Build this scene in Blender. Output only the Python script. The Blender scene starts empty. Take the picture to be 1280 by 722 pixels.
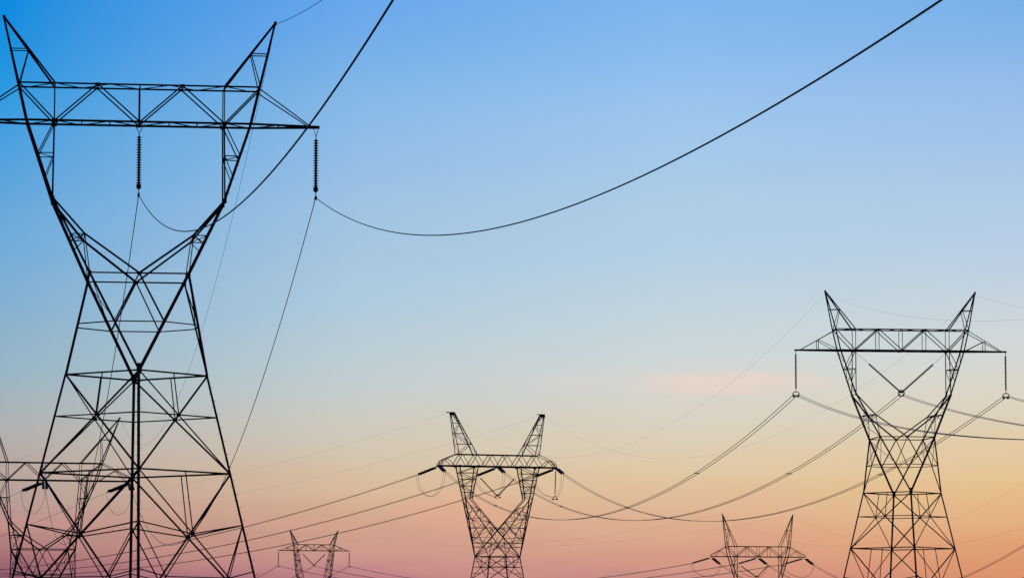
import bpy, math, random
from mathutils import Vector, Matrix

random.seed(7)
scene = bpy.context.scene
COL = scene.collection

# ------------------------------------------------------------------ camera
EYE = 1.7
PITCH = math.radians(5.8)
cam_d = bpy.data.cameras.new("camera")
cam_d.sensor_width = 36.0
cam_d.sensor_fit = 'HORIZONTAL'
cam_d.lens = 36.0 * 4500.0 / 1280.0          # long telephoto
cam_d.clip_start = 0.5
cam_d.clip_end = 60000.0
cam = bpy.data.objects.new("camera", cam_d)
cam.location = (0.0, 0.0, EYE)
cam.rotation_euler = (math.radians(90.0) + PITCH, 0.0, 0.0)
COL.objects.link(cam)
scene.camera = cam

# ------------------------------------------------------------------ sky
def lin(c):
    r = []
    for v in c:
        v = v / 255.0
        r.append(v / 12.92 if v <= 0.04045 else ((v + 0.055) / 1.055) ** 2.4)
    return r

def elev(y):                                   # elevation of the sky (degrees) at a height in the frame
    return math.degrees(PITCH + math.atan((361.0 - y) / 4500.0))

def azim(x):
    return math.degrees(math.atan((x - 640.0) / 4500.0))

EL0, EL1 = 0.0, 11.0
SKY = [   # azimuth (deg), [(elevation source, sRGB)]
    (azim(0), [(0, (0, 138, 222)), (134, (52, 154, 223)), (254, (98, 166, 220)), (330, (118, 172, 214)), (404, (136, 177, 206)),
               (484, (157, 180, 192)), (560, (180, 173, 170)), (610, (182, 160, 154)), (646, (183, 145, 140)), (695, (169, 116, 119)), (722, (147, 97, 114)), (800, (120, 84, 110))]),
    (azim(450), [(0, (104, 167, 235)), (104, (129, 181, 232)), (230, (153, 192, 228)), (330, (168, 199, 224)), (404, (180, 203, 218)),
                 (504, (200, 204, 200)), (584, (214, 194, 168)), (622, (216, 180, 150)), (660, (209, 163, 141)), (704, (203, 149, 140)), (722, (186, 127, 133)), (800, (142, 96, 120))]),
    (azim(850), [(0, (127, 180, 238)), (124, (152, 195, 237)), (230, (169, 203, 232)), (340, (184, 208, 226)), (444, (204, 214, 216)),
                 (490, (213, 212, 204)), (543, (219, 208, 187)), (564, (222, 204, 178)), (594, (224, 198, 162)), (644, (223, 180, 148)), (690, (214, 160, 136)), (722, (204, 145, 134)), (800, (165, 112, 122))]),
    (azim(1280), [(0, (120, 175, 232)), (100, (145, 187, 233)), (204, (166, 198, 233)), (344, (190, 208, 225)), (464, (213, 215, 209)),
                  (530, (222, 207, 180)), (594, (229, 195, 148)), (650, (227, 175, 128)), (698, (223, 154, 112)), (722, (219, 145, 108)), (800, (190, 115, 105))]),
]
world = bpy.data.worlds.new("World")
scene.world = world
world.use_nodes = True
nt = world.node_tree
nt.nodes.clear()
N = nt.nodes.new
def link(a, b): nt.links.new(a, b)
def math_node(op, a=None, b=None, clamp=False):
    n = N('ShaderNodeMath'); n.operation = op; n.use_clamp = clamp
    for i, v in enumerate((a, b)):
        if v is None: continue
        if isinstance(v, (int, float)): n.inputs[i].default_value = v
        else: link(v, n.inputs[i])
    return n.outputs[0]
def maprange(v, a, b, c=0.0, d=1.0, smooth=False):
    n = N('ShaderNodeMapRange'); n.clamp = True
    if smooth: n.interpolation_type = 'SMOOTHSTEP'
    link(v, n.inputs[0])
    for i, q in enumerate((a, b, c, d)): n.inputs[i + 1].default_value = q
    return n.outputs[0]
def mix(f, a, b, mode='MIX'):
    n = N('ShaderNodeMix'); n.data_type = 'RGBA'; n.blend_type = mode
    if isinstance(f, float): n.inputs[0].default_value = f
    else: link(f, n.inputs[0])
    for i, v in ((6, a), (7, b)):
        if isinstance(v, (tuple, list)): n.inputs[i].default_value = (*v[:3], 1)
        else: link(v, n.inputs[i])
    return n.outputs[2]
tc = N('ShaderNodeTexCoord')
sep = N('ShaderNodeSeparateXYZ'); link(tc.outputs['Generated'], sep.inputs[0])
el = math_node('MULTIPLY', math_node('ARCSINE', sep.outputs[2]), 57.29578)
az = math_node('MULTIPLY', math_node('ARCTAN2', sep.outputs[0], sep.outputs[1]), 57.29578)
# thin uneven bands: wavy elevation for the lower sky
cmb = N('ShaderNodeCombineXYZ')
link(math_node('MULTIPLY', az, 0.22), cmb.inputs[0]); link(math_node('MULTIPLY', el, 1.5), cmb.inputs[1])
nz = N('ShaderNodeTexNoise'); nz.inputs['Scale'].default_value = 1.0; nz.inputs['Detail'].default_value = 3.0
link(cmb.outputs[0], nz.inputs['Vector'])
wob = math_node('MULTIPLY', math_node('SUBTRACT', nz.outputs[0], 0.5), maprange(el, 5.5, 1.5, 0.0, 0.75))
el_w = math_node('ADD', el, wob)
t_el = maprange(el_w, EL0, EL1)
cols = []
for a, stops in SKY:
    r = N('ShaderNodeValToRGB'); cr = r.color_ramp; cr.interpolation = 'CARDINAL'
    st = sorted(((elev(y) - EL0) / (EL1 - EL0), lin(c)) for y, c in stops)
    cr.elements[0].position = max(0.0, st[0][0]); cr.elements[0].color = (*st[0][1], 1)
    cr.elements[1].position = st[-1][0]; cr.elements[1].color = (*st[-1][1], 1)
    for p, c in st[1:-1]:
        e = cr.elements.new(p); e.color = (*c, 1)
    link(t_el, r.inputs[0])
    cols.append((a, r.outputs[0]))
c = cols[0][1]
for (a0, _), (a1, nxt) in zip(cols, cols[1:]):
    c = mix(maprange(az, a0, a1), c, nxt)
# pink cirrus streaks low over the horizon
def streak(col, x, y, sx, sy, rgb, amt):
    u = math_node('DIVIDE', math_node('SUBTRACT', az, azim(x)), sx / 4500 * 57.3)
    v = math_node('DIVIDE', math_node('SUBTRACT', el, elev(y)), sy / 4500 * 57.3)
    nz2 = N('ShaderNodeTexNoise'); nz2.inputs['Scale'].default_value = 2.2; nz2.inputs['Detail'].default_value = 4.0
    cm = N('ShaderNodeCombineXYZ'); link(math_node('MULTIPLY', az, 0.5), cm.inputs[0]); link(math_node('MULTIPLY', el, 3.0), cm.inputs[1]); cm.inputs[2].default_value = x * 0.01
    link(cm.outputs[0], nz2.inputs['Vector'])
    d = math_node('ADD', math_node('MULTIPLY', u, u), math_node('MULTIPLY', v, v))
    d = math_node('ADD', d, math_node('MULTIPLY', math_node('SUBTRACT', nz2.outputs[0], 0.5), 0.9))
    m = math_node('MULTIPLY', maprange(d, 1.0, 0.0, 0.0, 1.0, True), amt)
    return mix(m, col, lin(rgb))
c = streak(c, 905, 479, 165, 19, (238, 211, 198), 0.62)
c = streak(c, 715, 478, 80, 14, (224, 210, 206), 0.28)
c = streak(c, 575, 640, 110, 34, (228, 168, 142), 0.45)
c = streak(c, 60, 655, 150, 14, (204, 150, 142), 0.45)
c = streak(c, 395, 655, 120, 12, (220, 166, 146), 0.35)
# towards the zenith and behind the viewer the dusk sky falls off
c = mix(maprange(el, 10.5, 55.0, 0, 1, True), c, (0.035, 0.075, 0.20))
away = math_node('ABSOLUTE', az)
c = mix(maprange(away, 14.0, 85.0, 0, 1, True), c, (0.045, 0.052, 0.095))
c = mix(maprange(el, 0.0, -2.0), c, (0.02, 0.02, 0.025))
sky = N('ShaderNodeTexSky'); sky.sky_type = 'NISHITA'; sky.sun_disc = False
SUN_EL, SUN_AZ = math.radians(0.6), math.radians(32.0)     # almost set, off to the right ahead
sky.sun_elevation = SUN_EL; sky.sun_rotation = SUN_AZ
bg = N('ShaderNodeBackground'); link(c, bg.inputs[0]); bg.inputs[1].default_value = 1.0
bg2 = N('ShaderNodeBackground'); link(sky.outputs[0], bg2.inputs[0]); bg2.inputs[1].default_value = 0.0015
add = N('ShaderNodeAddShader'); link(bg.outputs[0], add.inputs[0]); link(bg2.outputs[0], add.inputs[1])
wo = N('ShaderNodeOutputWorld'); link(add.outputs[0], wo.inputs[0])

# ------------------------------------------------------------------ sun (dusk: nearly gone)
sd = bpy.data.lights.new("sun", 'SUN'); sd.energy = 0.12; sd.angle = math.radians(0.5); sd.color = (1.0, 0.72, 0.5)
so = bpy.data.objects.new("sun", sd); COL.objects.link(so)
tosun = Vector((math.sin(SUN_AZ) * math.cos(SUN_EL), math.cos(SUN_AZ) * math.cos(SUN_EL), math.sin(SUN_EL)))
so.rotation_euler = tosun.to_track_quat('Z', 'Y').to_euler()
so.location = (100, 100, 200)

vs = scene.view_settings
vs.view_transform = 'Standard'; vs.look = 'None'; vs.exposure = 0.0; vs.gamma = 1.0
vs.use_curve_mapping = False

# ------------------------------------------------------------------ materials
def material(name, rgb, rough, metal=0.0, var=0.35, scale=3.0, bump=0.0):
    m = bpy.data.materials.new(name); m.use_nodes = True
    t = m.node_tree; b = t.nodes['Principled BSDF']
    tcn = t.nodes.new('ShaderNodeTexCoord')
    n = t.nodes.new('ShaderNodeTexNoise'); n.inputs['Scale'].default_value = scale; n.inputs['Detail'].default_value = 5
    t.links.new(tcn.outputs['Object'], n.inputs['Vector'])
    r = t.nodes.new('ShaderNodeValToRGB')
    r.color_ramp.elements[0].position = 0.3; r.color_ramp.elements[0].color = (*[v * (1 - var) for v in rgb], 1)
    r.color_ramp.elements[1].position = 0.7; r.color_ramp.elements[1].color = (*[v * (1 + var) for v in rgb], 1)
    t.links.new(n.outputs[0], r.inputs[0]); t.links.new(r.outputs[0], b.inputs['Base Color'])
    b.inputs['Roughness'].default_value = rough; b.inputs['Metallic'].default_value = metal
    if bump:
        bn = t.nodes.new('ShaderNodeBump'); bn.inputs['Strength'].default_value = bump
        t.links.new(n.outputs[0], bn.inputs['Height']); t.links.new(bn.outputs[0], b.inputs['Normal'])
    return m
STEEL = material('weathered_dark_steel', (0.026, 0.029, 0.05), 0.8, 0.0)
PORCELAIN = material('brown_glazed_porcelain', (0.05, 0.035, 0.03), 0.3)
HARDWARE = material('line_hardware_steel', (0.05, 0.05, 0.055), 0.6)
CABLE = material('weathered_aluminium_cable', (0.06, 0.06, 0.065), 0.65, 0.0, 0.2, 8.0)
CONCRETE = material('footing_concrete', (0.32, 0.31, 0.29), 0.9, 0, 0.2, 4.0, 0.3)
FIELD = material('dry_field_grass', (0.06, 0.07, 0.03), 0.95, 0, 0.5, 0.15, 0.4)

# ------------------------------------------------------------------ mesh helper
HEAVY = [1.0]                                  # member sizes of the pylon being built, relative to the slim type
class MB:
    def __init__(self): self.v = []; self.f = []
    def angle(self, p, q, s=0.1, t=None, flip=1):
        """an L-profile steel angle from p to q"""
        p = Vector(p); q = Vector(q); d = q - p
        if d.length < 1e-4: return
        s = s * HEAVY[0]
        d.normalize(); t = t or max(0.012, s * 0.14)
        ref = Vector((0, 0, 1)) if abs(d.z) < 0.9 else Vector((0, 1, 0))
        a = d.cross(ref).normalized() * flip; b = a.cross(d).normalized()
        prof = [(0, 0), (s, 0), (s, t), (t, t), (t, s), (0, s)]
        o = s * 0.35
        n0 = len(self.v)
        for c_ in (p, q):
            for x, y in prof: self.v.append(tuple(c_ + a * (x - o) + b * (y - o)))
        for i in range(6):
            j = (i + 1) % 6
            self.f.append((n0 + i, n0 + j, n0 + 6 + j, n0 + 6 + i))
        self.f.append(tuple(n0 + i for i in reversed(range(6)))); self.f.append(tuple(n0 + 6 + i for i in range(6)))
    def path(self, pts, s):
        for a, b in zip(pts, pts[1:]): self.angle(a, b, s)
    def box(self, c_, sx, sy, sz, rot=None):
        c_ = Vector(c_); n0 = len(self.v)
        for x in (-1, 1):
            for y in (-1, 1):
                for z in (-1, 1):
                    w = Vector((x * sx / 2, y * sy / 2, z * sz / 2))
                    if rot is not None: w = rot @ w
                    self.v.append(tuple(c_ + w))
        for q in ((0, 1, 3, 2), (4, 6, 7, 5), (0, 4, 5, 1), (2, 3, 7, 6), (0, 2, 6, 4), (1, 5, 7, 3)):
            self.f.append(tuple(n0 + i for i in q))
    def tube(self, pts, r, n=6, closed=False):
        pts = [Vector(p) for p in pts]; m = len(pts); n0 = len(self.v); prev = None
        for i, p in enumerate(pts):
            if closed: d = pts[(i + 1) % m] - pts[i - 1]
            else: d = pts[min(i + 1, m - 1)] - pts[max(i - 1, 0)]
            d.normalize()
            if prev is None:
                ref = Vector((0, 0, 1)) if abs(d.z) < 0.9 else Vector((1, 0, 0))
                a = d.cross(ref).normalized()
            else: a = (prev - d * prev.dot(d)).normalized()
            prev = a; b = d.cross(a)
            for k in range(n):
                w = 2 * math.pi * k / n
                self.v.append(tuple(p + a * (math.cos(w) * r) + b * (math.sin(w) * r)))
        for i in range(m if closed else m - 1):
            i2 = (i + 1) % m
            for k in range(n):
                k2 = (k + 1) % n
                self.f.append((n0 + i * n + k, n0 + i * n + k2, n0 + i2 * n + k2, n0 + i2 * n + k))
        if not closed:
            self.f.append(tuple(n0 + k for k in reversed(range(n)))); self.f.append(tuple(n0 + (m - 1) * n + k for k in range(n)))
    def lathe(self, p, axis, prof, n=12):
        """revolve (distance along axis, radius) round the axis from p"""
        p = Vector(p); d = Vector(axis).normalized()
        ref = Vector((0, 0, 1)) if abs(d.z) < 0.9 else Vector((1, 0, 0))
        a = d.cross(ref).normalized(); b = d.cross(a); n0 = len(self.v)
        for h, r in prof:
            for k in range(n):
                w = 2 * math.pi * k / n
                self.v.append(tuple(p + d * h + a * (math.cos(w) * r) + b * (math.sin(w) * r)))
        for i in range(len(prof) - 1):
            for k in range(n):
                k2 = (k + 1) % n
                self.f.append((n0 + i * n + k, n0 + i * n + k2, n0 + (i + 1) * n + k2, n0 + (i + 1) * n + k))
        self.f.append(tuple(n0 + k for k in reversed(range(n))))
        self.f.append(tuple(n0 + (len(prof) - 1) * n + k for k in range(n)))
    def build(self, name, mat, parent=None, smooth=False):
        me = bpy.data.meshes.new(name); me.from_pydata(self.v, [], self.f); me.update()
        me.materials.append(mat)
        if smooth:
            me.polygons.foreach_set('use_smooth', [True] * len(me.polygons))
        o = bpy.data.objects.new(name, me); COL.objects.link(o)
        if parent is not None: o.parent = parent
        return o

def thing(name, label, cat, loc=(0, 0, 0), rz=0.0, group=None):
    o = bpy.data.objects.new(name, None); COL.objects.link(o)
    o.location = loc; o.rotation_euler = (0, 0, rz); o.empty_display_size = 0.5
    o['label'] = label; o['category'] = cat
    if group: o['group'] = group
    return o
def tag(o, label, cat, group=None):
    o['label'] = label; o['category'] = cat
    if group: o['group'] = group
    return o
def lerp(a, b, t): return Vector(a) + (Vector(b) - Vector(a)) * t
def mid(a, b): return lerp(a, b, 0.5)

# ------------------------------------------------------------------ ground (below the frame, reaching the horizon)
g = MB()
RINGS = [0, 40, 90, 180, 350, 700, 1400, 3000, 7000, 16000]
NS = 48
g.v.append((0, 0, 0))
for r in RINGS[1:]:
    for k in range(NS):
        w = 2 * math.pi * k / NS
        g.v.append((r * math.cos(w), r * math.sin(w), -0.25 * random.random() if r > 60 else 0.0))
for k in range(NS): g.f.append((0, 1 + k, 1 + (k + 1) % NS))
for i in range(len(RINGS) - 2):
    for k in range(NS):
        k2 = (k + 1) % NS
        g.f.append((1 + i * NS + k, 1 + (i + 1) * NS + k, 1 + (i + 1) * NS + k2, 1 + i * NS + k2))
ground = g.build('ground', FIELD); ground['kind'] = 'structure'

# ------------------------------------------------------------------ suspension pylon with a diamond-set body
DIRS = [(1, 0), (0, 1), (-1, 0), (0, -1)]
LEG, MAIN, CHORD, BRACE, LIGHT = 0.18, 0.145, 0.12, 0.088, 0.06

def lower_body(root, D, z0, levels, dense=False, bolts=()):
    """four legs on a diamond plan with X braced faces; levels: belt heights from the top down, z0 = ground"""
    def corner(k, z):
        d = D(z); return Vector((DIRS[k][0] * d, DIRS[k][1] * d, z))
    top = levels[0]
    for k in range(4):
        m = MB(); m.angle(corner(k, z0 + 0.35), corner(k, top), LEG if k % 2 else LEG * 0.74, 0.024)
        if k in bolts:
            z = z0 + 2.5; s = 1
            while z < top:
                c_ = corner(k, z); m.tube([c_, c_ + Vector((0.19 * s, -0.05, 0))], 0.01, 5); z += 0.38; s = -s
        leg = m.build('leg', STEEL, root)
        ft = MB(); ft.lathe(corner(k, z0 - 0.5), (0, 0, 1), [(0, 0.5), (0.8, 0.45), (0.9, 0.38)], 14)
        ft.build('footing', CONCRETE, leg)
    for i, z in enumerate(levels[:-1]):
        m = MB()
        for k in range(4): m.angle(corner(k, z), corner((k + 1) % 4, z), BRACE * 1.15)
        m.build('belt', STEEL, root)
    for i, (za, zb) in enumerate(zip(levels, levels[1:])):
        last = (i == len(levels) - 2)
        for k in range(4):
            k2 = (k + 1) % 4; m = MB()
            A, B = corner(k, za), corner(k2, za); C_, D_ = corner(k, max(zb, z0 + 0.4)), corner(k2, max(zb, z0 + 0.4))
            r = A.x * A.x + A.y * A.y; r = math.sqrt(r); r2 = math.sqrt(C_.x ** 2 + C_.y ** 2)
            tcross = r / (r + r2)
            X = lerp(A, D_, tcross)
            if last and not dense:
                M = mid(A, B)
                m.angle(M, C_, BRACE); m.angle(M, D_, BRACE)
            else:
                m.angle(A, D_, BRACE); m.angle(B, C_, BRACE, flip=-1)
                drop = 0.0 if (za - zb) < 6.5 else 0.6
                hz = X.z + drop
                hl, hr = corner(k, hz), corner(k2, hz)
                m.angle(hl, X, BRACE * 0.85); m.angle(hr, X, BRACE * 0.85)
                m.angle(mid(A, B), X, LIGHT * 1.1)
                m.box(X, 0.17, 0.17, 0.15, Matrix.Rotation(math.radians(45), 3, 'Z'))
                if (za - zb) > 6.5:
                    qc, qd = mid(X, C_), mid(X, D_)
                    m.angle(hl, qc, LIGHT * 1.1); m.angle(hr, qd, LIGHT * 1.1)
                    m.angle(qc, corner(k, qc.z + 0.4), LIGHT); m.angle(qd, corner(k2, qd.z + 0.4), LIGHT)
                    m.angle(qc, qd, LIGHT)
                if dense:
                    for u, w in ((A, X), (B, X), (X, C_), (X, D_)):
                        q = mid(u, w); kk = k if (u is A or w is C_) else k2
                        m.angle(q, corner(kk, q.z), LIGHT)
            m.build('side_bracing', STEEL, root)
    return corner

def delta_pylon(label, loc, psi, dz=0.0, W=2.8, B=2.65, zw=23.2, knee=(4.9, 1.1, 27.6), tip=10.4, lo=6.4, up=6.9, inn=4.85,
                zl=32.1, zu=34.25, peaks=(-7.8, 7.8), zp=38.15, outrigger=False, bolts=False, posts=False, blunt=False, bd=0.85, ki=None):
    root = thing('lattice_pylon', label, 'pylon', loc, psi, 'lattice pylons carrying the power lines')
    S = lambda v: Vector((v[0], v[1], v[2] + dz))
    z0 = 0.0
    Dn = lambda zn: 4.03 + 0.245 * (17.6 - zn)
    D = lambda z: Dn(z - dz)
    lv = [17.6 + dz, 12.0 + dz]
    if dz > -3: lv += [3.6 + dz]
    lv.append(z0)
    lower_body(root, D, z0, lv, bolts=(3, 0) if bolts else ())
    d0 = 4.03; zt = 17.6
    # V members and forked side legs up to the waist, hexagon belt, waist frame
    m = MB(); w = MB(); hx = MB()
    zh = (zt + zw) / 2
    for fy in (-1, 1):
        vt = {}; fk = {}
        for sx in (-1, 1):
            wn = S((sx * W, fy * B, zw)); v0 = S((0, fy * d0, zt)); s0 = S((sx * d0, 0, zt))
            m.angle(v0, wn, MAIN, 0.022); m.angle(s0, wn, CHORD)
            vt[sx] = mid(v0, wn); fk[sx] = mid(s0, wn)
            w.angle(wn, S((0, fy * B, zw)), BRACE)
            w.angle(S((0, fy * B, zw)), vt[sx], BRACE)
            hx.angle(vt[sx], fk[sx], LIGHT * 1.15)
            w.angle(S((sx * W, fy * B, zw)), mid(S((sx * d0, 0, zt)), S((sx * W, -fy * B, zw))), LIGHT * 0.8)
            m.box(wn, 0.2, 0.05, 0.26)
        hx.angle(vt[-1], vt[1], LIGHT * 1.2)
        m.box(S((0, fy * d0, zt + 0.1)), 0.3, 0.06, 0.6)
        w.box(S((0, fy * B, zw)), 0.24, 0.05, 0.2)
    for sx in (-1, 1):
        w.angle(S((sx * W, -B, zw)), S((sx * W, B, zw)), BRACE)
        hx.angle(mid(S((sx * d0, 0, zt)), S((sx * W, -B, zw))), mid(S((sx * d0, 0, zt)), S((sx * W, B, zw))), LIGHT)
        # light lacing between the near and far V members
        for a_, b_ in ((0.97, 0.55), (0.55, 0.97)):
            w.angle(lerp(S((0, -d0, zt)), S((sx * W, -B, zw)), a_), lerp(S((0, d0, zt)), S((sx * W, B, zw)), b_), LIGHT * 0.8)
    m.build('waist_leg', STEEL, root); w.build('waist_frame', STEEL, root); hx.build('belt', STEEL, root)
    # window arms
    kx, kb, kz = knee
    zi = zw + (kz - zw) * 0.52; xi = kx * 0.63
    for sx in (-1, 1):
        m = MB(); l_ = MB()
        pts = {}
        for fy in (-1, 1):
            K = S((sx * kx, fy * kb, kz)); wn = S((sx * W, fy * B, zw)); c0 = S((0, fy * B, zw))
            I = S((sx * xi, fy * (B + (kb - B) * 0.55), zi)); O = lerp(wn, K, 0.52)
            TO = S((sx * lo, fy * bd, zl)); TI = S((sx * inn, fy * bd, zl))
            KI = K if ki is None else S((sx * ki, fy * kb, kz))
            m.angle(wn, K, MAIN); m.angle(c0, I, CHORD); m.angle(I, KI, CHORD)
            m.angle(K, TO, MAIN); m.angle(KI, TI, CHORD * 0.8)
            if ki is not None:
                lace(l_, K, TO, KI, TI, 5, LIGHT); l_.angle(I, K, LIGHT)
            l_.angle(O, I, LIGHT); l_.angle(I, wn, LIGHT); l_.angle(I + (O - I) * 0.0, lerp(wn, K, 0.4), LIGHT * 0.9)
            Q = lerp(K, TO, 0.58); R = lerp(KI, TI, 0.58)
            l_.angle(Q, R, LIGHT); l_.angle(Q, TI, LIGHT * 1.1); l_.angle(R, lerp(K, TO, 0.3), LIGHT * 0.9)
            pts[fy] = (K, I, O, Q, R, wn, TO, TI)
            m.box(K, 0.2, 0.05, 0.26)
        for i in range(5): l_.angle(pts[-1][i], pts[1][i], LIGHT)
        l_.angle(pts[-1][1], pts[1][2], LIGHT * 0.8); l_.angle(pts[1][1], pts[-1][2], LIGHT * 0.8)
        l_.angle(pts[-1][3], pts[1][4], LIGHT * 0.8)
        if bolts: l_.angle(pts[-1][2], pts[1][0], LIGHT * 0.7); l_.angle(pts[-1][0], pts[1][3], LIGHT * 0.7)
        # zigzag lacing between near and far outer members
        for (ia, ib) in ((5, 0), (0, 6)) if not bolts else ((0, 6),):
            for j in range(3):
                a_ = lerp(pts[-1][ia], pts[-1][ib], j / 3); b_ = lerp(pts[1][ia], pts[1][ib], (j + 1) / 3)
                l_.angle(a_, b_, LIGHT * 0.8) if j % 2 == 0 else l_.angle(lerp(pts[1][ia], pts[1][ib], j / 3), lerp(pts[-1][ia], pts[-1][ib], (j + 1) / 3), LIGHT * 0.8)
        if bolts and sx > 0:
            for (ia, ib) in ((5, 0), (0, 6)):
                a_, b_ = pts[-1][ia], pts[-1][ib]; n_ = int((b_ - a_).length / 0.4)
                for j in range(1, n_):
                    c_ = lerp(a_, b_, j / n_); s = 1 if j % 2 else -1
                    m.tube([c_, c_ + Vector((0.18 * s, -0.04, 0.04))], 0.01, 5)
        arm = m.build('window_arm', STEEL, root); l_.build('lacing', STEEL, arm)
    # crossarm
    m = MB(); uc = MB(); wb = MB(); ties = {-1: MB(), 1: MB()}
    nose = 0.18 if not blunt else 0.5
    def by(x):                                     # half depth of the lower chords along the arm
        x = abs(x)
        return bd if x <= lo else bd + (nose - bd) * (x - lo) / (tip - lo)
    for fy in (-1, 1):
        xs = [-tip, -lo, 0, lo, tip]
        for a_, b_ in zip(xs, xs[1:]): m.angle(S((a_, fy * by(a_), zl)), S((b_, fy * by(b_), zl)), CHORD * 1.15, 0.02)
        uc.angle(S((-up, fy * bd, zu)), S((up, fy * bd, zu)), CHORD * 0.9)
        q = inn / 2
        dn = [-up, -inn, -q, 0, q, inn, up]
        for i, (a_, b_) in enumerate(zip(dn, dn[1:])):
            za, zb = (zu, zl) if i % 2 == 0 else (zl, zu)
            wb.angle(S((a_, fy * bd, za)), S((b_, fy * bd, zb)), BRACE)
        for x in ((-inn, 0, inn) if not posts else (-inn, -q, 0, q, inn)):
            wb.angle(S((x, fy * bd, zl)), S((x, fy * bd, zu)), LIGHT * 1.1)
        for sx in (-1, 1):
            tie = ties[sx]
            wb.angle(S((sx * lo, fy * bd, zl)), S((sx * up, fy * bd, zu)), MAIN * 0.9)
            if blunt:
                tie.angle(S((sx * up, fy * bd, zu)), S((sx * tip, fy * nose, zl + 0.32)), LIGHT * 1.2)
                tie.angle(S((sx * tip, fy * nose, zl)), S((sx * tip, fy * nose, zl + 0.34)), LIGHT * 1.3)
                P_ = lerp(S((sx * up, fy * bd, zu)), S((sx * tip, fy * nose, zl + 0.32)), 0.45)
                tie.angle(P_, S((sx * (lo + 0.3), fy * bd, zl)), LIGHT); tie.angle(P_, S((sx * (tip - 0.9), fy * by(tip - 0.9), zl)), LIGHT)
            else:
                tie.angle(S((sx * up, fy * bd, zu - 0.12)), S((sx * (tip - 0.6), fy * by(tip - 0.6), zl + 0.05)), LIGHT * 1.2)
            if outrigger:
                P_ = lerp(S((sx * up, fy * bd, zu - 0.12)), S((sx * (tip - 0.6), fy * by(tip - 0.6), zl + 0.05)), 0.5)
                tie.angle(P_, S((P_.x, fy * by(P_.x), zl)), LIGHT); tie.angle(P_, S((sx * (lo + 0.2), fy * bd, zl)), LIGHT)
        for x in (-q, 0, q): wb.box(S((x, fy * bd, zu if x else zl)), 0.26, 0.05, 0.17)
        for x in (-inn, inn): wb.box(S((x, fy * bd, zl)), 0.28, 0.05, 0.22)
    xs = [-tip + 0.1, -9.2, -8.0, -lo, -inn, -3.3, -1.7, 0, 1.7, 3.3, inn, lo, 8.0, 9.2, tip - 0.1]
    for i, (a_, b_) in enumerate(zip(xs, xs[1:])):
        s = 1 if i % 2 else -1
        m.angle(S((a_, s * by(a_), zl)), S((b_, -s * by(b_), zl)), LIGHT)
        if abs(a_) <= up and abs(b_) <= up: uc.angle(S((a_, s * bd, zu)), S((b_, -s * bd, zu)), LIGHT)
    for x in xs: m.angle(S((x, -by(x), zl)), S((x, by(x), zl)), LIGHT)
    for x in (-up, -inn, -inn / 2, 0, inn / 2, inn, up): uc.angle(S((x, -bd, zu)), S((x, bd, zu)), LIGHT * 1.1)
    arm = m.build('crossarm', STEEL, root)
    uc.build('upper_chord', STEEL, arm); wb.build('truss_web', STEEL, arm); [ties[q_].build('arm_tie', STEEL, arm) for q_ in (-1, 1)]
    # earth wire peaks
    for i, sx in enumerate((-1, 1)):
        m = MB(); st = MB(); T = S((peaks[i], 0, zp))
        nodes = {}
        for fy in (-1, 1):
            Tf = T + Vector((0, fy * 0.06, 0))
            A = S((sx * up, fy * bd, zu)); Bq = S((sx * inn, fy * bd, zu))
            m.angle(A, Tf, CHORD); m.angle(Bq, Tf, CHORD * 0.9)
            a1, b1 = lerp(A, T, 0.52), lerp(Bq, T, 0.52)
            st.angle(a1, b1, LIGHT); st.angle(b1, A, LIGHT); nodes[fy] = (a1, b1)
        st.angle(nodes[-1][0], nodes[1][0], LIGHT); st.angle(nodes[-1][1], nodes[1][1], LIGHT)
        m.box(T, 0.16, 0.16, 0.22)
        pk = m.build('earth_wire_peak', STEEL, root); st.build('strut', STEEL, pk)
    return root

# ------------------------------------------------------------------ dense strain pylon
def lace(m, a0, a1, b0, b1, n, s, flats=True):
    for i in range(n):
        p, q = i / n, (i + 1) / n
        if i % 2 == 0: m.angle(lerp(a0, a1, p), lerp(b0, b1, q), s)
        else: m.angle(lerp(b0, b1, p), lerp(a0, a1, q), s)
        if flats: m.angle(lerp(a0, a1, q), lerp(b0, b1, q), s * 0.9)

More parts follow.
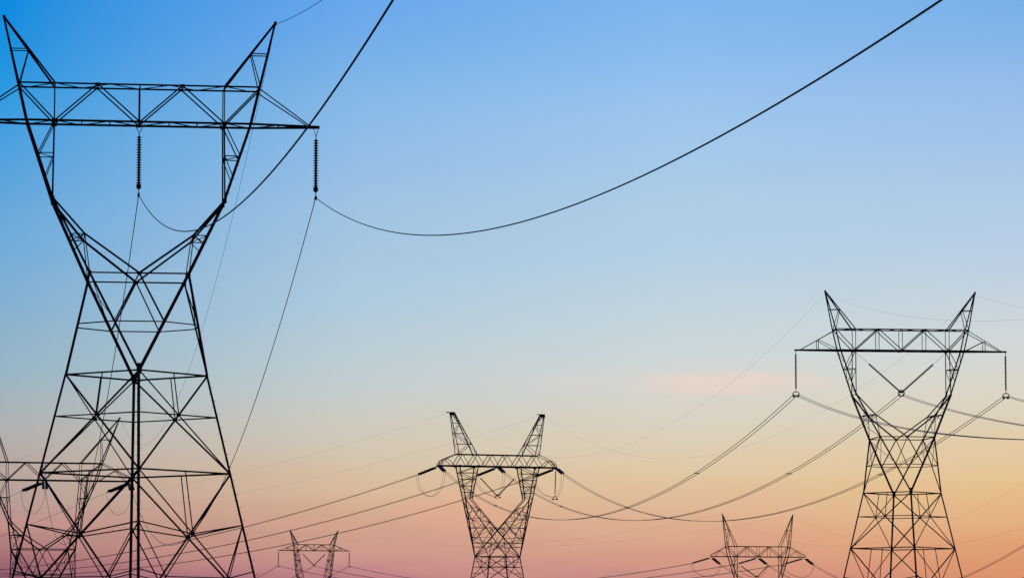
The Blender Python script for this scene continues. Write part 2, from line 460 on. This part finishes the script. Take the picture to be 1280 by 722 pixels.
def strain_pylon(label, loc, psi):
    root = thing('lattice_pylon', label, 'pylon', loc, psi, 'lattice pylons carrying the power lines')
    zt, d0 = 17.6, 3.9
    D = lambda z: d0 + 0.2 * (zt - z)
    lower_body(root, D, 0.0, [zt, 13.9, 9.6, 4.8, 0.0], dense=True)
    zl, zu, zp, zk = 32.2, 34.1, 40.9, 26.9
    bd = 1.0
    for sx in (-1, 1):
        m = MB(); l_ = MB(); n = {}
        for fy in (-1, 1):
            KO, KI = Vector((sx * 5.8, fy * 0.7, zk)), Vector((sx * 4.6, fy * 0.5, zk))
            TO, TI = Vector((sx * 6.9, fy * bd, zl)), Vector((sx * 3.7, fy * bd, zl))
            LS, LF = Vector((sx * d0, 0, zt)), Vector((0, fy * d0, zt))
            m.angle(TO, KO, CHORD); m.angle(TI, KI, CHORD); m.angle(KO, LS, CHORD); m.angle(KO, LF, CHORD)
            LO = Vector((-sx * d0, 0, zt)); m.angle(KI, LO, CHORD * 0.9)
            lace(l_, KO, TO, KI, TI, 5, LIGHT * 1.1)
            lace(l_, KO, LS, KO, LF, 6, LIGHT)
            lace(l_, lerp(KO, LF, .1), lerp(KO, LF, .62), lerp(KI, LO, .08), lerp(KI, LO, .5), 4, LIGHT)
            n[fy] = (KO, KI, TO, TI, LS, LF)
        lace(l_, n[-1][0], n[-1][2], n[1][0], n[1][2], 5, LIGHT)
        lace(l_, n[-1][1], n[-1][3], n[1][1], n[1][3], 5, LIGHT)
        lace(l_, n[-1][0], n[-1][4], n[1][0], lerp(n[1][0], n[1][4], .97), 5, LIGHT)
        arm = m.build('window_arm', STEEL, root); l_.build('lacing', STEEL, arm)
        if sx > 0:
            w = MB()
            for t in (0.5, 0.76):
                for fy in (-1, 1):
                    il, ir = lerp((-5.8, fy * .85, zk), (0, fy * d0, zt), t), lerp((5.8, fy * .85, zk), (0, fy * d0, zt), t)
                    ol, orr = lerp((-5.8, fy * .85, zk), (-d0, 0, zt), t), lerp((5.8, fy * .85, zk), (d0, 0, zt), t)
                    w.path([ol, il, ir, orr], LIGHT * 1.1)
                    cx_ = lerp(il, ir, 0.5)
                    w.angle(cx_, (0, fy * d0 * 0.98, zt + 0.2), LIGHT); w.angle(cx_, lerp(il, (0, fy * d0, zt), .5), LIGHT); w.angle(cx_, lerp(ir, (0, fy * d0, zt), .5), LIGHT)
                    w.angle(il, lerp((-5.8, fy * .85, zk), (-d0, 0, zt), min(1, t + .24)), LIGHT); w.angle(ir, lerp((5.8, fy * .85, zk), (d0, 0, zt), min(1, t + .24)), LIGHT)
                for s2 in (-1, 1):
                    w.angle(lerp((s2 * 5.8, -.85, zk), (s2 * d0, 0, zt), t), lerp((s2 * 5.8, .85, zk), (s2 * d0, 0, zt), t), LIGHT)
            w.build('waist_frame', STEEL, root)
    m = MB(); uc = MB(); wb = MB()
    tip, up = 10.3, 7.3
    by = lambda x: bd if abs(x) < up else bd - 0.45 * (abs(x) - up) / (tip - up)
    for fy in (-1, 1):
        xs = [-tip, -up, up, tip]
        for a_, b_ in zip(xs, xs[1:]): m.angle((a_, fy * by(a_), zl), (b_, fy * by(b_), zl), CHORD * 1.5, 0.024)
        top = [(-tip, zl + 0.12), (-tip + 0.5, zl + 0.85), (-up, zu), (up, zu), (tip - 0.5, zl + 0.85), (tip, zl + 0.12)]
        for (xa, za), (xb, zb) in zip(top, top[1:]): uc.angle((xa, fy * by(xa), za), (xb, fy * by(xb), zb), CHORD * (0.95 if za == zb else 0.7))
        def ztop(x):
            x = abs(x); return zu if x <= up else zu + (zl + 0.8 - zu) * (x - up) / (tip - 0.5 - up) if x < tip - 0.5 else zl + 0.2
        nb = 16
        for i in range(nb):
            xa, xb = -tip + 0.1 + (2 * tip - .2) * i / nb, -tip + 0.1 + (2 * tip - .2) * (i + 1) / nb
            za, zb = (zl, ztop(xb)) if i % 2 == 0 else (ztop(xa), zl)
            wb.angle((xa, fy * by(xa), za), (xb, fy * by(xb), zb), LIGHT * 1.25)
        for x in (-tip + 0.5, tip - 0.5): wb.angle((x, fy * by(x), zl), (x, fy * by(x), zl + 0.85), BRACE)
        for x in (-6.9, -3.7, 3.7, 6.9): wb.box((x, fy * bd, zl), 0.5, 0.06, 0.4)
    for i in range(13):
        x = -tip + 0.05 + (2 * tip - 0.1) * i / 12; s = 1 if i % 2 else -1
        m.angle((x, -by(x), zl), (x, by(x), zl), LIGHT * 1.2)
        if i < 12:
            x2 = x + (2 * tip - 0.1) / 12; m.angle((x, s * by(x), zl), (x2, -s * by(x2), zl), LIGHT)
            if abs(x) < up and abs(x2) < up: uc.angle((x, -s * bd, zu), (x2, s * bd, zu), LIGHT)
    for x in (-tip, 0, tip): m.box((x * 0.985, 0, zl - 0.1), 0.7, 1.3, 0.16)
    arm = m.build('crossarm', STEEL, root); uc.build('upper_chord', STEEL, arm); wb.build('truss_web', STEEL, arm)
    for sx in (-1, 1):
        m = MB(); l_ = MB(); n = {}
        for fy in (-1, 1):
            A0, A1 = Vector((sx * 6.95, fy * bd, zu)), Vector((sx * 8.2, fy * 0.16, zp))
            B0, B1 = Vector((sx * 3.9, fy * bd, zu)), Vector((sx * 7.55, fy * 0.16, zp))
            m.angle(A0, A1, CHORD * 0.9); m.angle(B0, B1, CHORD * 0.9)
            lace(l_, A0, A1, B0, B1, 4, LIGHT * 1.05); n[fy] = (A0, A1, B0, B1)
        lace(l_, n[-1][0], n[-1][1], n[1][0], n[1][1], 4, LIGHT * 0.9); lace(l_, n[-1][2], n[-1][3], n[1][2], n[1][3], 4, LIGHT * 0.9)
        m.angle((sx * 8.3 if sx > 0 else -8.9, 0, zp), (sx * 7.4 if sx < 0 else 6.9, 0, zp), CHORD)
        m.box((sx * 7.9, 0, zp - 0.2), 0.75, 0.36, 0.45)
        pk = m.build('earth_wire_peak', STEEL, root); l_.build('lacing', STEEL, pk)
    return root

# ------------------------------------------------------------------ the six pylons
# local frame -> world
class Site:
    def __init__(s, x, y, psi, dz=0.0): s.x, s.y, s.psi, s.dz = x, y, psi, dz
    def at(s, lx, ly, lz):
        c_, n_ = math.cos(s.psi), math.sin(s.psi)
        return Vector((s.x + c_ * lx - n_ * ly, s.y + n_ * lx + c_ * ly, lz + s.dz))
    @property
    def loc(s): return (s.x, s.y, 0.0)
NEAR = Site(-21.47, 205.4, 0.137)
EDGE = Site(-57.2, 440.0, 0.29, -9.2)
MIDDLE = Site(-2.37, 587.2, 0.36)
RIGHT = Site(39.72, 366.5, 0.108, 0.45)
FAR = Site(-59.0, 1075.0, 0.28, 0.5)
LOW = Site(51.7, 758.3, 0.26, -9.9)

HEAVY[0] = 0.95
delta_pylon('nearest and largest steel lattice pylon, its crossarm running out of the frame', NEAR.loc, NEAR.psi, bolts=True)
HEAVY[0] = 1.1
delta_pylon('lattice pylon seen behind the legs of the largest pylon, cut off at the edge', EDGE.loc, EDGE.psi, EDGE.dz,
            W=3.5, knee=(4.1, 1.1, 27.0), tip=11.0, up=7.1, inn=4.5, zp=39.9, peaks=(-6.4, 9.3), zw=23.7, blunt=True, posts=False)
HEAVY[0] = 1.25
strain_pylon('densely laced pylon in the middle with flat capped peaks and three hanging wire loops', MIDDLE.loc, MIDDLE.psi)
HEAVY[0] = 1.03
delta_pylon('slim pylon with bracketed crossarm ends and a V shaped insulator, beside the orange sky', RIGHT.loc, RIGHT.psi, RIGHT.dz,
            tip=11.0, outrigger=True, posts=True)
HEAVY[0] = 1.55
delta_pylon('smallest and farthest pylon, showing only its head with V shaped insulator', FAR.loc, FAR.psi, FAR.dz,
            tip=10.9, outrigger=True, posts=True, up=6.2, lo=6.0, peaks=(-7.35, 7.35), zp=38.2, zu=33.9, knee=(5.2, 1.0, 25.0), ki=3.4, zw=20.5)
HEAVY[0] = 1.35
delta_pylon('distant pylon low beside the slim one, slanting insulators at its blunt arm ends', LOW.loc, LOW.psi, LOW.dz,
            tip=10.4, zp=41.0, blunt=True, posts=True, up=6.9)

# ------------------------------------------------------------------ insulators
DISC = [(0.0, 0.06), (0.03, 0.075), (0.05, 0.08), (0.06, 0.155), (0.085, 0.152), (0.1, 0.09), (0.12, 0.065), (0.146, 0.06)]
def disc_profile(n, r=1.0):
    out = []
    for i in range(n): out += [(i * 0.146 + h, max(0.07 * r, q * r)) for h, q in DISC]
    return out
def stack(a, b, name, parent, r=1.0, nseg=10):
    d = Vector(b) - Vector(a); n = max(3, int(d.length / 0.146))
    m = MB(); m.lathe(a, d, disc_profile(n, r), nseg)
    return m.build(name, PORCELAIN, parent, True)

disc_mesh = None
def suspension_string(label, top, bottom, hang=0.45, spread=0.32, detailed=False, twin=0.0, along=(0, 1, 0), xdir=(1, 0, 0), group=None, r=0.85):
    """a straight hanging string; detailed: every disc its own part"""
    global disc_mesh
    top, bottom = Vector(top), Vector(bottom)
    root = thing('insulator_string', label, 'insulator', top, 0, group)
    b = bottom - top; d = b.normalized(); xd = Vector(xdir).normalized(); ad = Vector(along).normalized()
    m = MB()
    for s in (-1, 1): m.tube([xd * (s * spread) - d * 0.12, d * hang], 0.022, 6)
    m.tube([d * (hang - 0.02), d * (hang + 0.2)], 0.03, 6)
    m.build('hanger', HARDWARE, root)
    s0 = hang + 0.18
    L = b.length - s0 - (0.1 if detailed else 0.28)
    n = int(L / 0.146)
    if detailed:
        if disc_mesh is None:
            mm = MB(); mm.lathe((0, 0, 0), (0, 0, -1), DISC, 16); o = mm.build('disc', PORCELAIN, root, True); disc_mesh = o.data
            o.location = d * s0; k0 = 1
        else: k0 = 0
        for k in range(k0, n):
            o = bpy.data.objects.new('disc', disc_mesh); COL.objects.link(o); o.parent = root; o.location = d * (s0 + k * 0.146)
    else:
        stack(d * s0, d * (s0 + n * 0.146), 'disc_stack', root, r)
    e = s0 + n * 0.146
    m = MB(); m.tube([d * e, b], 0.028, 6)
    rot = Matrix((ad.cross(Vector((0, 0, 1))).normalized(), ad, Vector((0, 0, 1)))).transposed()
    if twin:
        ring = [(-0.16, 0.12), (0.16, 0.12), (0.36, -0.08), (0.26, -0.34), (-0.26, -0.34), (-0.36, -0.08)]
        m.tube([b + rot @ Vector((x_, 0, z_)) for x_, z_ in ring], 0.05, 6, True)
    m.build('yoke', HARDWARE, root)
    cl = []
    for s in ((-1, 1) if twin else (0,)):
        m = MB(); c_ = b + rot @ Vector((s * twin / 2, 0, -0.14 if not twin else -0.36))
        m.box(c_, 0.12, 0.6, 0.16, rot); m.box(c_ + Vector((0, 0, 0.1)), 0.05, 0.1, 0.16, rot)
        m.build('clamp', HARDWARE, root)
    if detailed:
        m = MB(); m.lathe(d * (e - 0.32), d, [(0, 0.07), (0.05, 0.125), (0.16, 0.15), (0.24, 0.13), (0.34, 0.06)], 14)
        m.build('arcing_ring', HARDWARE, root, True)
    return root

def v_string(label, topl, topr, bottom, xdir, along, bare=0.3, group=None, twin=0.45, r=0.85):
    bottom = Vector(bottom); root = thing('v_insulator', label, 'insulator', bottom, 0, group)
    ad = Vector(along).normalized()
    rot = Matrix((ad.cross(Vector((0, 0, 1))).normalized(), ad, Vector((0, 0, 1)))).transposed()
    for t in (topl, topr):
        t = Vector(t) - bottom; base = t.normalized() * 0.2
        e = lerp(base, t, 1 - bare)
        arm = stack(base, e, 'disc_stack', root, r)
        m = MB(); m.tube([e, t], 0.016, 5); m.build('link_rod', HARDWARE, arm)
    m = MB(); m.box((0, 0, 0.08), 0.5, 0.04, 0.24, rot); m.tube([Vector(rot @ Vector((0.33 * math.cos(a_), 0, 0.33 * math.sin(a_) - 0.05))) for a_ in [i * math.pi / 8 for i in range(16)]], 0.045, 5, True)
    m.build('yoke', HARDWARE, root)
    for s in (-1, 1):
        m = MB(); m.box(rot @ Vector((s * twin / 2, 0, -0.2)), 0.1, 0.55, 0.16, rot); m.build('clamp', HARDWARE, root)
    return root

def strain_string(label, a, b, pair=0.4, group=None):
    """double tension string from the crossarm end a to the wire end b"""
    a, b = Vector(a), Vector(b); root = thing('strain_insulator', label, 'insulator', a, 0, group)
    d = b - a; L = d.length; dn = d.normalized(); side = dn.cross(Vector((0, 0, 1))).normalized()
    for s in ((-1, 1) if pair else (0,)):
        o = side * (s * pair / 2)
        stack(dn * 0.45 + o, dn * (L - 0.4) + o, 'disc_stack', root, 1.1)
    m = MB(); m.tube([(0, 0, 0), dn * 0.45], 0.035, 6)
    m.tube([dn * 0.42 - side * (pair / 2 + .05), dn * 0.42 + side * (pair / 2 + .05)], 0.05, 6); m.build('link_rod', HARDWARE, root)
    m = MB(); m.tube([dn * (L - 0.4) - side * (pair / 2 + .1), dn * (L - 0.4) + side * (pair / 2 + .1)], 0.05, 6)
    m.tube([dn * (L - 0.4), dn * L], 0.045, 6)
    if pair:
        up = side.cross(dn)
        m.tube([dn * (L - 0.5) + side * (0.36 * math.cos(q)) + up * (0.22 * math.sin(q)) for q in [i * math.pi / 8 for i in range(16)]], 0.022, 5, True)
    m.build('end_yoke', HARDWARE, root)
    return root

# ------------------------------------------------------------------ wires
def sag_pts(a, b, S, n):
    a, b = Vector(a), Vector(b); out = []
    for i in range(n + 1):
        t = i / n; p = lerp(a, b, t); p.z -= 4 * S * t * (1 - t); out.append(p)
    return out
def wire(name, label, cat, a, b, S, r, group, twin=0.0, n=90, spacers=0, sides=6):
    a, b = Vector(a), Vector(b)
    pts = [p - a for p in sag_pts(a, b, S, n)]
    side = (b - a).cross(Vector((0, 0, 1))).normalized()
    if not twin:
        m = MB(); m.tube(pts, r, sides); o = m.build(name, CABLE, None, True); o.location = a
        return tag(o, label, cat, group)
    root = thing(name, label, cat, a, 0, group)
    for s in (-1, 1):
        m = MB(); m.tube([p + side * (s * twin / 2) for p in pts], r, sides); m.build('strand', CABLE, root, True)
    for k in range(spacers):
        p = pts[int((k + 0.7) / (spacers + 0.4) * n)]
        m = MB(); m.tube([p - side * (twin / 2 + .06), p + side * (twin / 2 + .06)], 0.045, 6)
        for s in (-1, 1): m.box(p + side * (s * twin / 2), 0.13, 0.22, 0.13)
        m.build('spacer', HARDWARE, root)
    return root
def jumper(label, e, lowp, f, r, twin=0.0):
    e, lowp, f = Vector(e), Vector(lowp), Vector(f); n = 14; pts = []
    for k in range(n + 1):                         # quarter-ellipse like drop on either side
        q = k / n * math.pi / 2; w = math.sin(q)
        pts.append(Vector((e.x + (lowp.x - e.x) * (1 - math.cos(q)), e.y + (lowp.y - e.y) * (1 - math.cos(q)), e.z + (lowp.z - e.z) * w)) - e)
    for k in range(n - 1, -1, -1):
        q = k / n * math.pi / 2; w = math.sin(q)
        pts.append(Vector((f.x + (lowp.x - f.x) * (1 - math.cos(q)), f.y + (lowp.y - f.y) * (1 - math.cos(q)), f.z + (lowp.z - f.z) * w)) - e)
    g_ = 'wire loops slung under the pylons'
    if not twin:
        m = MB(); m.tube(pts, r, 6); o = m.build('jumper_loop', CABLE, None, True); o.location = e
        return tag(o, label, 'cable', g_)
    root = thing('jumper_loop', label, 'cable', e, 0, g_)
    side = (f - e).cross(Vector((0, 0, 1))).normalized()
    for sg in (-1, 1):
        m = MB(); m.tube([p + side * (sg * twin / 2) for p in pts], r, 6); m.build('strand', CABLE, root, True)
    return root
def ext(a, phi, slope, curv, L):
    """far end and sag of a span that leaves a on bearing phi (0 = towards the viewer) with the given starting slope"""
    b = Vector((a[0] + math.sin(phi) * L, a[1] - math.cos(phi) * L, a[2] - slope * L + curv * L * L))
    return b, curv * L * L / 4
def unit(v):
    v = Vector(v); v.z = 0; return v.normalized()

TW = 0.45
# --- line of the nearest pylon
G = 'insulators hanging on the nearest pylon'
for lx, lab in ((0.0, 'insulator string hanging under the middle of the nearest crossarm, inside the window'),
                (10.2, 'insulator string hanging from the free arm end of the nearest pylon')):
    suspension_string(lab, NEAR.at(lx, 0, 32.0), NEAR.at(lx, 0, 28.12), detailed=True, hang=0.42, spread=0.17 if lx else 0.3,
                      along=NEAR.at(0, -1, 0) - NEAR.at(0, 0, 0), xdir=NEAR.at(1, 0, 0) - NEAR.at(0, 0, 0), group=G)
GA = 'single conductors of the nearest pylon'
nm, nr = NEAR.at(0, 0, 28.0), NEAR.at(10.2, 0, 28.0)
PHI = 0.1379
for a, lab in ((nm, 'conductor dipping from the middle string of the nearest pylon then rising steeply overhead'),
               (nr, 'long conductor sweeping from the free arm end across the open blue sky')):
    b, S = ext(a, PHI, 0.19045, 0.0006433, 296.0)
    wire('conductor', lab, 'power line', a, b, S, 0.024, GA, n=140, sides=8)
ep = NEAR.at(7.8, 0, 38.1)
b, S = ext(ep, PHI, 0.134, -0.00002, 296.0)
b, S = ext(ep, PHI, 0.150, 0.00042, 296.0)
wire('earth_wire', 'thin earth wire rising out of the top edge from the nearest peak', 'earth wire', ep, b, S, 0.016, 'earth wires at the pylon peaks', n=120)
# towards the pylon behind it
e_in = unit(Vector(NEAR.loc) - Vector(EDGE.loc))
def edge_front(lx): return EDGE.at(lx, -0.5, 31.9) + e_in * 3.9 + Vector((0, 0, -1.0))
for lx, a, lab in ((0.0, nm, 'conductor falling behind the legs from the middle string of the nearest pylon'),
                   (10.6, nr, 'conductor falling from the free arm end of the nearest pylon')):
    wire('conductor', lab, 'power line', a, edge_front(lx), 12.5, 0.025, GA, n=90)
wire('earth_wire', 'faint earth wire falling from the nearest peak behind the forked waist', 'earth wire', ep, EDGE.at(9.3, 0, 39.95), 11.5, 0.0105,
     'earth wires at the pylon peaks')

# --- pylon at the edge: strain strings, loops, onward line
GE = 'insulators of the pylon behind the nearest one'
eo_phi = -(math.pi - 0.449); eo = Vector((math.sin(eo_phi), -math.cos(eo_phi), 0))
eo_s = Vector((-0.80, 0.6, 0)).normalized()
for lx, w1, w2 in ((0.0, 'middle', 'the crossarm middle'), (10.6, 'outer', 'the inner-facing arm end')):
    a = EDGE.at(lx, 0.5, 31.9); e = a + eo_s * 3.7 + Vector((0, 0, -1.0))
    f0 = EDGE.at(lx, -0.5, 31.9); f1 = edge_front(lx)
    strain_string('slanting double insulator under %s of the half hidden pylon' % w2, a, e, group=GE)
    strain_string('end-on double insulator facing us under %s of the half hidden pylon' % w2, f0, f1, group=GE)
    jumper('slack loop of wire below %s of the half hidden pylon' % w2, e, (e + f1) / 2 + Vector((0, 0, -2.9)), f1, 0.02)
    b, S = ext(e, eo_phi, 0.0857 + 0.02, 0.00019, 560.0)
    wire('conductor', 'thin conductor running to the edge from %s of the half hidden pylon' % w2, 'power line', e, b, S, 0.018,
         'conductors of the pylon behind the nearest one')
pk = EDGE.at(9.3, 0, 39.95); b, S = ext(pk, eo_phi, 0.085, 0.00015, 560.0)
wire('earth_wire', 'faint earth wire sloping down to the edge from the half hidden peak', 'earth wire', pk, b, S, 0.006, 'earth wires at the pylon peaks')

# --- slim right pylon and the dense middle pylon
GR = 'insulators of the slim pylon'
r_in = unit(Vector(MIDDLE.loc) - Vector(RIGHT.loc))
xr = RIGHT.at(1, 0, 0) - RIGHT.at(0, 0, 0); yr = RIGHT.at(0, 1, 0) - RIGHT.at(0, 0, 0)
rb = {}
for lx, lab in ((-10.9, 'straight insulator string at the arm end of the slim pylon nearer the middle'),
                (10.9, 'straight insulator string at the outer arm end of the slim pylon')):
    suspension_string(lab, RIGHT.at(lx, 0, 32.0), RIGHT.at(lx, 0, 27.75), hang=0.15, spread=0.1, twin=TW, along=yr, xdir=xr, group=GR)
    rb[lx] = RIGHT.at(lx, 0, 27.6)
v_string('V shaped insulator hanging in the window of the slim pylon', RIGHT.at(-4.75, 0, 32.0), RIGHT.at(4.75, 0, 32.0), RIGHT.at(0, 0, 27.85), xr, yr, group=GR)
rb[0] = RIGHT.at(0, 0, 27.65)
GM = 'insulators of the dense middle pylon'
zc = 32.05
m_out = Vector((math.sin(-(math.pi - 0.8476)), -math.cos(-(math.pi - 0.8476)), 0))
mf, mo = {}, {}
def low(lx): return MIDDLE.at(lx * 0.985, 0, zc - 4.6)
names = {-10.2: 'first', 0: 'middle', 10.2: 'last'}
where = {-10.2: 'the arm end away from the slim pylon', 0: 'the crossarm centre', 10.2: 'the arm end facing the slim pylon'}
for lx in (-10.2, 0, 10.2):
    a = MIDDLE.at(lx, -0.7, zc); mf[lx] = a - r_in * 4.4 + Vector((0, 0, -1.0))
    strain_string('stubby end-on insulator at %s, middle pylon' % where[lx], a, mf[lx], group=GM)
    a = MIDDLE.at(lx, 0.7, zc); mo[lx] = a + m_out * 4.4 + Vector((0, 0, -1.15))
    strain_string('long slanting insulator at %s, middle pylon' % where[lx], a, mo[lx], group=GM)
    jumper('twin wire loop slung below %s, middle pylon' % where[lx], mo[lx], low(lx) if lx >= 0 else (mo[lx] + mf[lx]) / 2 + Vector((0, 0, -3.75)), mf[lx], 0.024, 0.4)
xm = MIDDLE.at(1, 0, 0) - MIDDLE.at(0, 0, 0); ym = unit(mf[0] - mo[0])
v_string('V shaped insulator steadying the middle loop of the dense middle pylon', MIDDLE.at(-4.7, 0, zc), MIDDLE.at(4.7, 0, zc), low(0), xm, ym, bare=0.36, group=GM, twin=0.9)
suspension_string('upright insulator holding the loop at the arm end facing the slim pylon', MIDDLE.at(10.2, 0, zc), low(10.2), hang=0.15, spread=0.1, twin=0.8, along=ym, xdir=xm, group=GM)
GB = 'twin conductors between the slim and the middle pylon'
for lx, lm, lab in ((-10.9, -10.2, 'upper twin conductor swooping from the slim pylon to the middle pylon'),
                    (0, 0, 'twin conductor swooping from the V insulator to the middle pylon'),
                    (10.9, 10.2, 'lowest twin conductor swooping past the slim legs to the middle pylon')):
    wire('twin_conductor', lab, 'power line', rb[lx], mf[lm], 10.1, 0.032, GB, twin=TW, spacers=3)
for s, lab in ((-1, 'faint earth wire from the inner peak of the slim pylon to the middle pylon'),
               (1, 'faint earth wire from the outer peak of the slim pylon to the middle pylon')):
    wire('earth_wire', lab, 'earth wire', RIGHT.at(s * 7.8, 0, 37.9), MIDDLE.at(s * 7.9, 0, 40.9), 11.5, 0.006, 'earth wires at the pylon peaks')
GC = 'twin conductors running from the slim pylon to the frame edge'
for lx, lab in ((-10.9, 'twin conductor from the inner arm end running behind the slim window to the edge'),
                (0, 'twin conductor leaving the V insulator towards the orange edge'),
                (10.9, 'short stretch of twin conductor from the outer arm end to the edge')):
    b, S = ext(rb[lx], 0.0099, 0.1158, 0.000171, 620.0)
    wire('twin_conductor', lab, 'power line', rb[lx], b, S, 0.026, GC, twin=TW, n=160)
for s, lab in ((-1, 'faint earth wire passing above the slim crossarm from the inner peak'),
               (1, 'faint earth wire leaving the outer peak of the slim pylon to the edge')):
    a = RIGHT.at(s * 7.8, 0, 37.9); b, S = ext(a, 0.0099, 0.1433, 0.00023, 620.0)
    wire('earth_wire', lab, 'earth wire', a, b, S, 0.0055, 'earth wires at the pylon peaks', n=140)
GD = 'twin conductors falling from the middle pylon towards the nearest legs'
for lx, lab in ((-10.2, 'uppermost twin conductor falling from the middle pylon behind the nearest legs'),
                (0, 'second of three twin conductors falling from the middle pylon behind the nearest legs'),
                (10.2, 'lowest twin conductor falling from the middle pylon behind the nearest legs')):
    b, S = ext(mo[lx], -(math.pi - 0.8476), 0.222, 0.000857, 300.0)
    wire('twin_conductor', lab, 'power line', mo[lx], b, S, 0.032, GD, twin=TW)
for s, lab in ((-1, 'faint earth wire falling from the flat peak farther from the slim pylon'),
               (1, 'faint earth wire falling across the middle pylon from its other flat peak')):
    a = MIDDLE.at(s * 8.2, 0, 40.9); b, S = ext(a, -(math.pi - 0.8476), 0.2, 0.0007, 300.0)
    wire('earth_wire', lab, 'earth wire', a, b, S, 0.006, 'earth wires at the pylon peaks')

# --- the two far pylons low on the horizon
GF = 'insulators of the smallest pylon'
xf = FAR.at(1, 0, 0) - FAR.at(0, 0, 0); yf = FAR.at(0, 1, 0) - FAR.at(0, 0, 0)
fb = {}
for lx, lab in ((-10.8, 'straight insulator at the arm end of the smallest pylon nearer the big legs'),
                (10.8, 'straight insulator at the arm end of the smallest pylon facing the middle pylon')):
    fb[lx] = FAR.at(lx, 0, 27.6); suspension_string(lab, FAR.at(lx, 0, 32.0), FAR.at(lx, 0, 27.7), hang=0.15, spread=0.1, twin=TW, along=yf, xdir=xf, group=GF, r=1.25)
v_string('V shaped insulator inside the window of the smallest pylon', FAR.at(-4.3, 0, 32.0), FAR.at(4.3, 0, 32.0), FAR.at(0, 0, 27.8), xf, yf, group=GF, bare=0.2, r=1.25)
fb[0] = FAR.at(0, 0, 27.6)
GL = 'insulators of the low distant pylon'
l_in = unit(Vector(FAR.loc) - Vector(LOW.loc)); l_phi = 0.160; l_on = Vector((math.sin(l_phi), -math.cos(l_phi), 0))
l_s = Vector((-0.85, 0.5, 0)).normalized(); l_s2 = Vector((0.42, -0.9, 0)).normalized()
lw = {-10.3: 'the arm end nearer the middle pylon', 0: 'the crossarm centre', 10.3: 'the arm end beside the slim legs'}
la, lb = {}, {}
for lx in (-10.3, 0, 10.3):
    a = LOW.at(lx, 0.4, 31.9); la[lx] = a + l_s * 4.6 + Vector((0, 0, -1.15))
    strain_string('long slanting insulator at %s, low distant pylon' % lw[lx], a, la[lx], group=GL)
    a = LOW.at(lx, -0.4, 31.9); lb[lx] = a + l_s2 * 3.6 + Vector((0, 0, -1.5))
    strain_string('short steep insulator at %s, low distant pylon' % lw[lx], a, lb[lx], group=GL)
    jumper('slack wire loop below %s, low distant pylon' % lw[lx], la[lx], LOW.at(lx - 0.3, 0, 27.9), lb[lx], 0.024, 0.4)
p = LOW.at(-0.3, 0, 27.9)
v_string('V shaped insulator steadying the middle loop of the low distant pylon', lerp(la[0], p, 0.1), LOW.at(2.6, 0, 30.6), p, (1, 0, 0), (0, 1, 0), bare=0.05, group=GL)
GG = 'twin conductors of the two far pylons'
far_out = -(math.pi - 0.36)
for lx, l2, u in ((-10.8, -10.3, 'inner arm end'), (0, 0, 'V insulator'), (10.8, 10.3, 'outer arm end')):
    wire('twin_conductor', 'twin conductor dipping from the smallest pylon %s to the low pylon' % u, 'power line', fb[lx], la[l2], 5.6, 0.034, GG, twin=TW)
    b, S = ext(fb[lx], far_out, 0.15, 0.0004, 430.0)
    wire('twin_conductor', 'twin conductor leaving the %s of the smallest pylon to the left behind' % u, 'power line', fb[lx], b, S, 0.034, GG, twin=TW)
for l2, u in ((-10.3, 'upper'), (0, 'middle'), (10.3, 'lower')):
    b, S = ext(lb[l2], l_phi, 0.1739, 0.000768, 300.0)
    wire('twin_conductor', '%s twin conductor rising beyond the slim legs into the lower corner' % u, 'power line', lb[l2], b, S, 0.034, GG, twin=TW)
for s, u in ((-1, 'inner'), (1, 'outer')):
    wire('earth_wire', 'hair-thin wire from the %s peak of the smallest pylon to the low pylon' % u, 'earth wire', FAR.at(s * 7.8, 0, 38.0), LOW.at(s * 7.8, 0, 40.9), 5.6, 0.0065, 'earth wires at the pylon peaks')
    a = LOW.at(s * 7.8, 0, 40.9); b, S = ext(a, l_phi, 0.166, 0.000713, 300.0)
    wire('earth_wire', 'hair-thin wire from the %s peak of the low pylon passing behind the slim legs' % u, 'earth wire', a, b, S, 0.0065, 'earth wires at the pylon peaks')
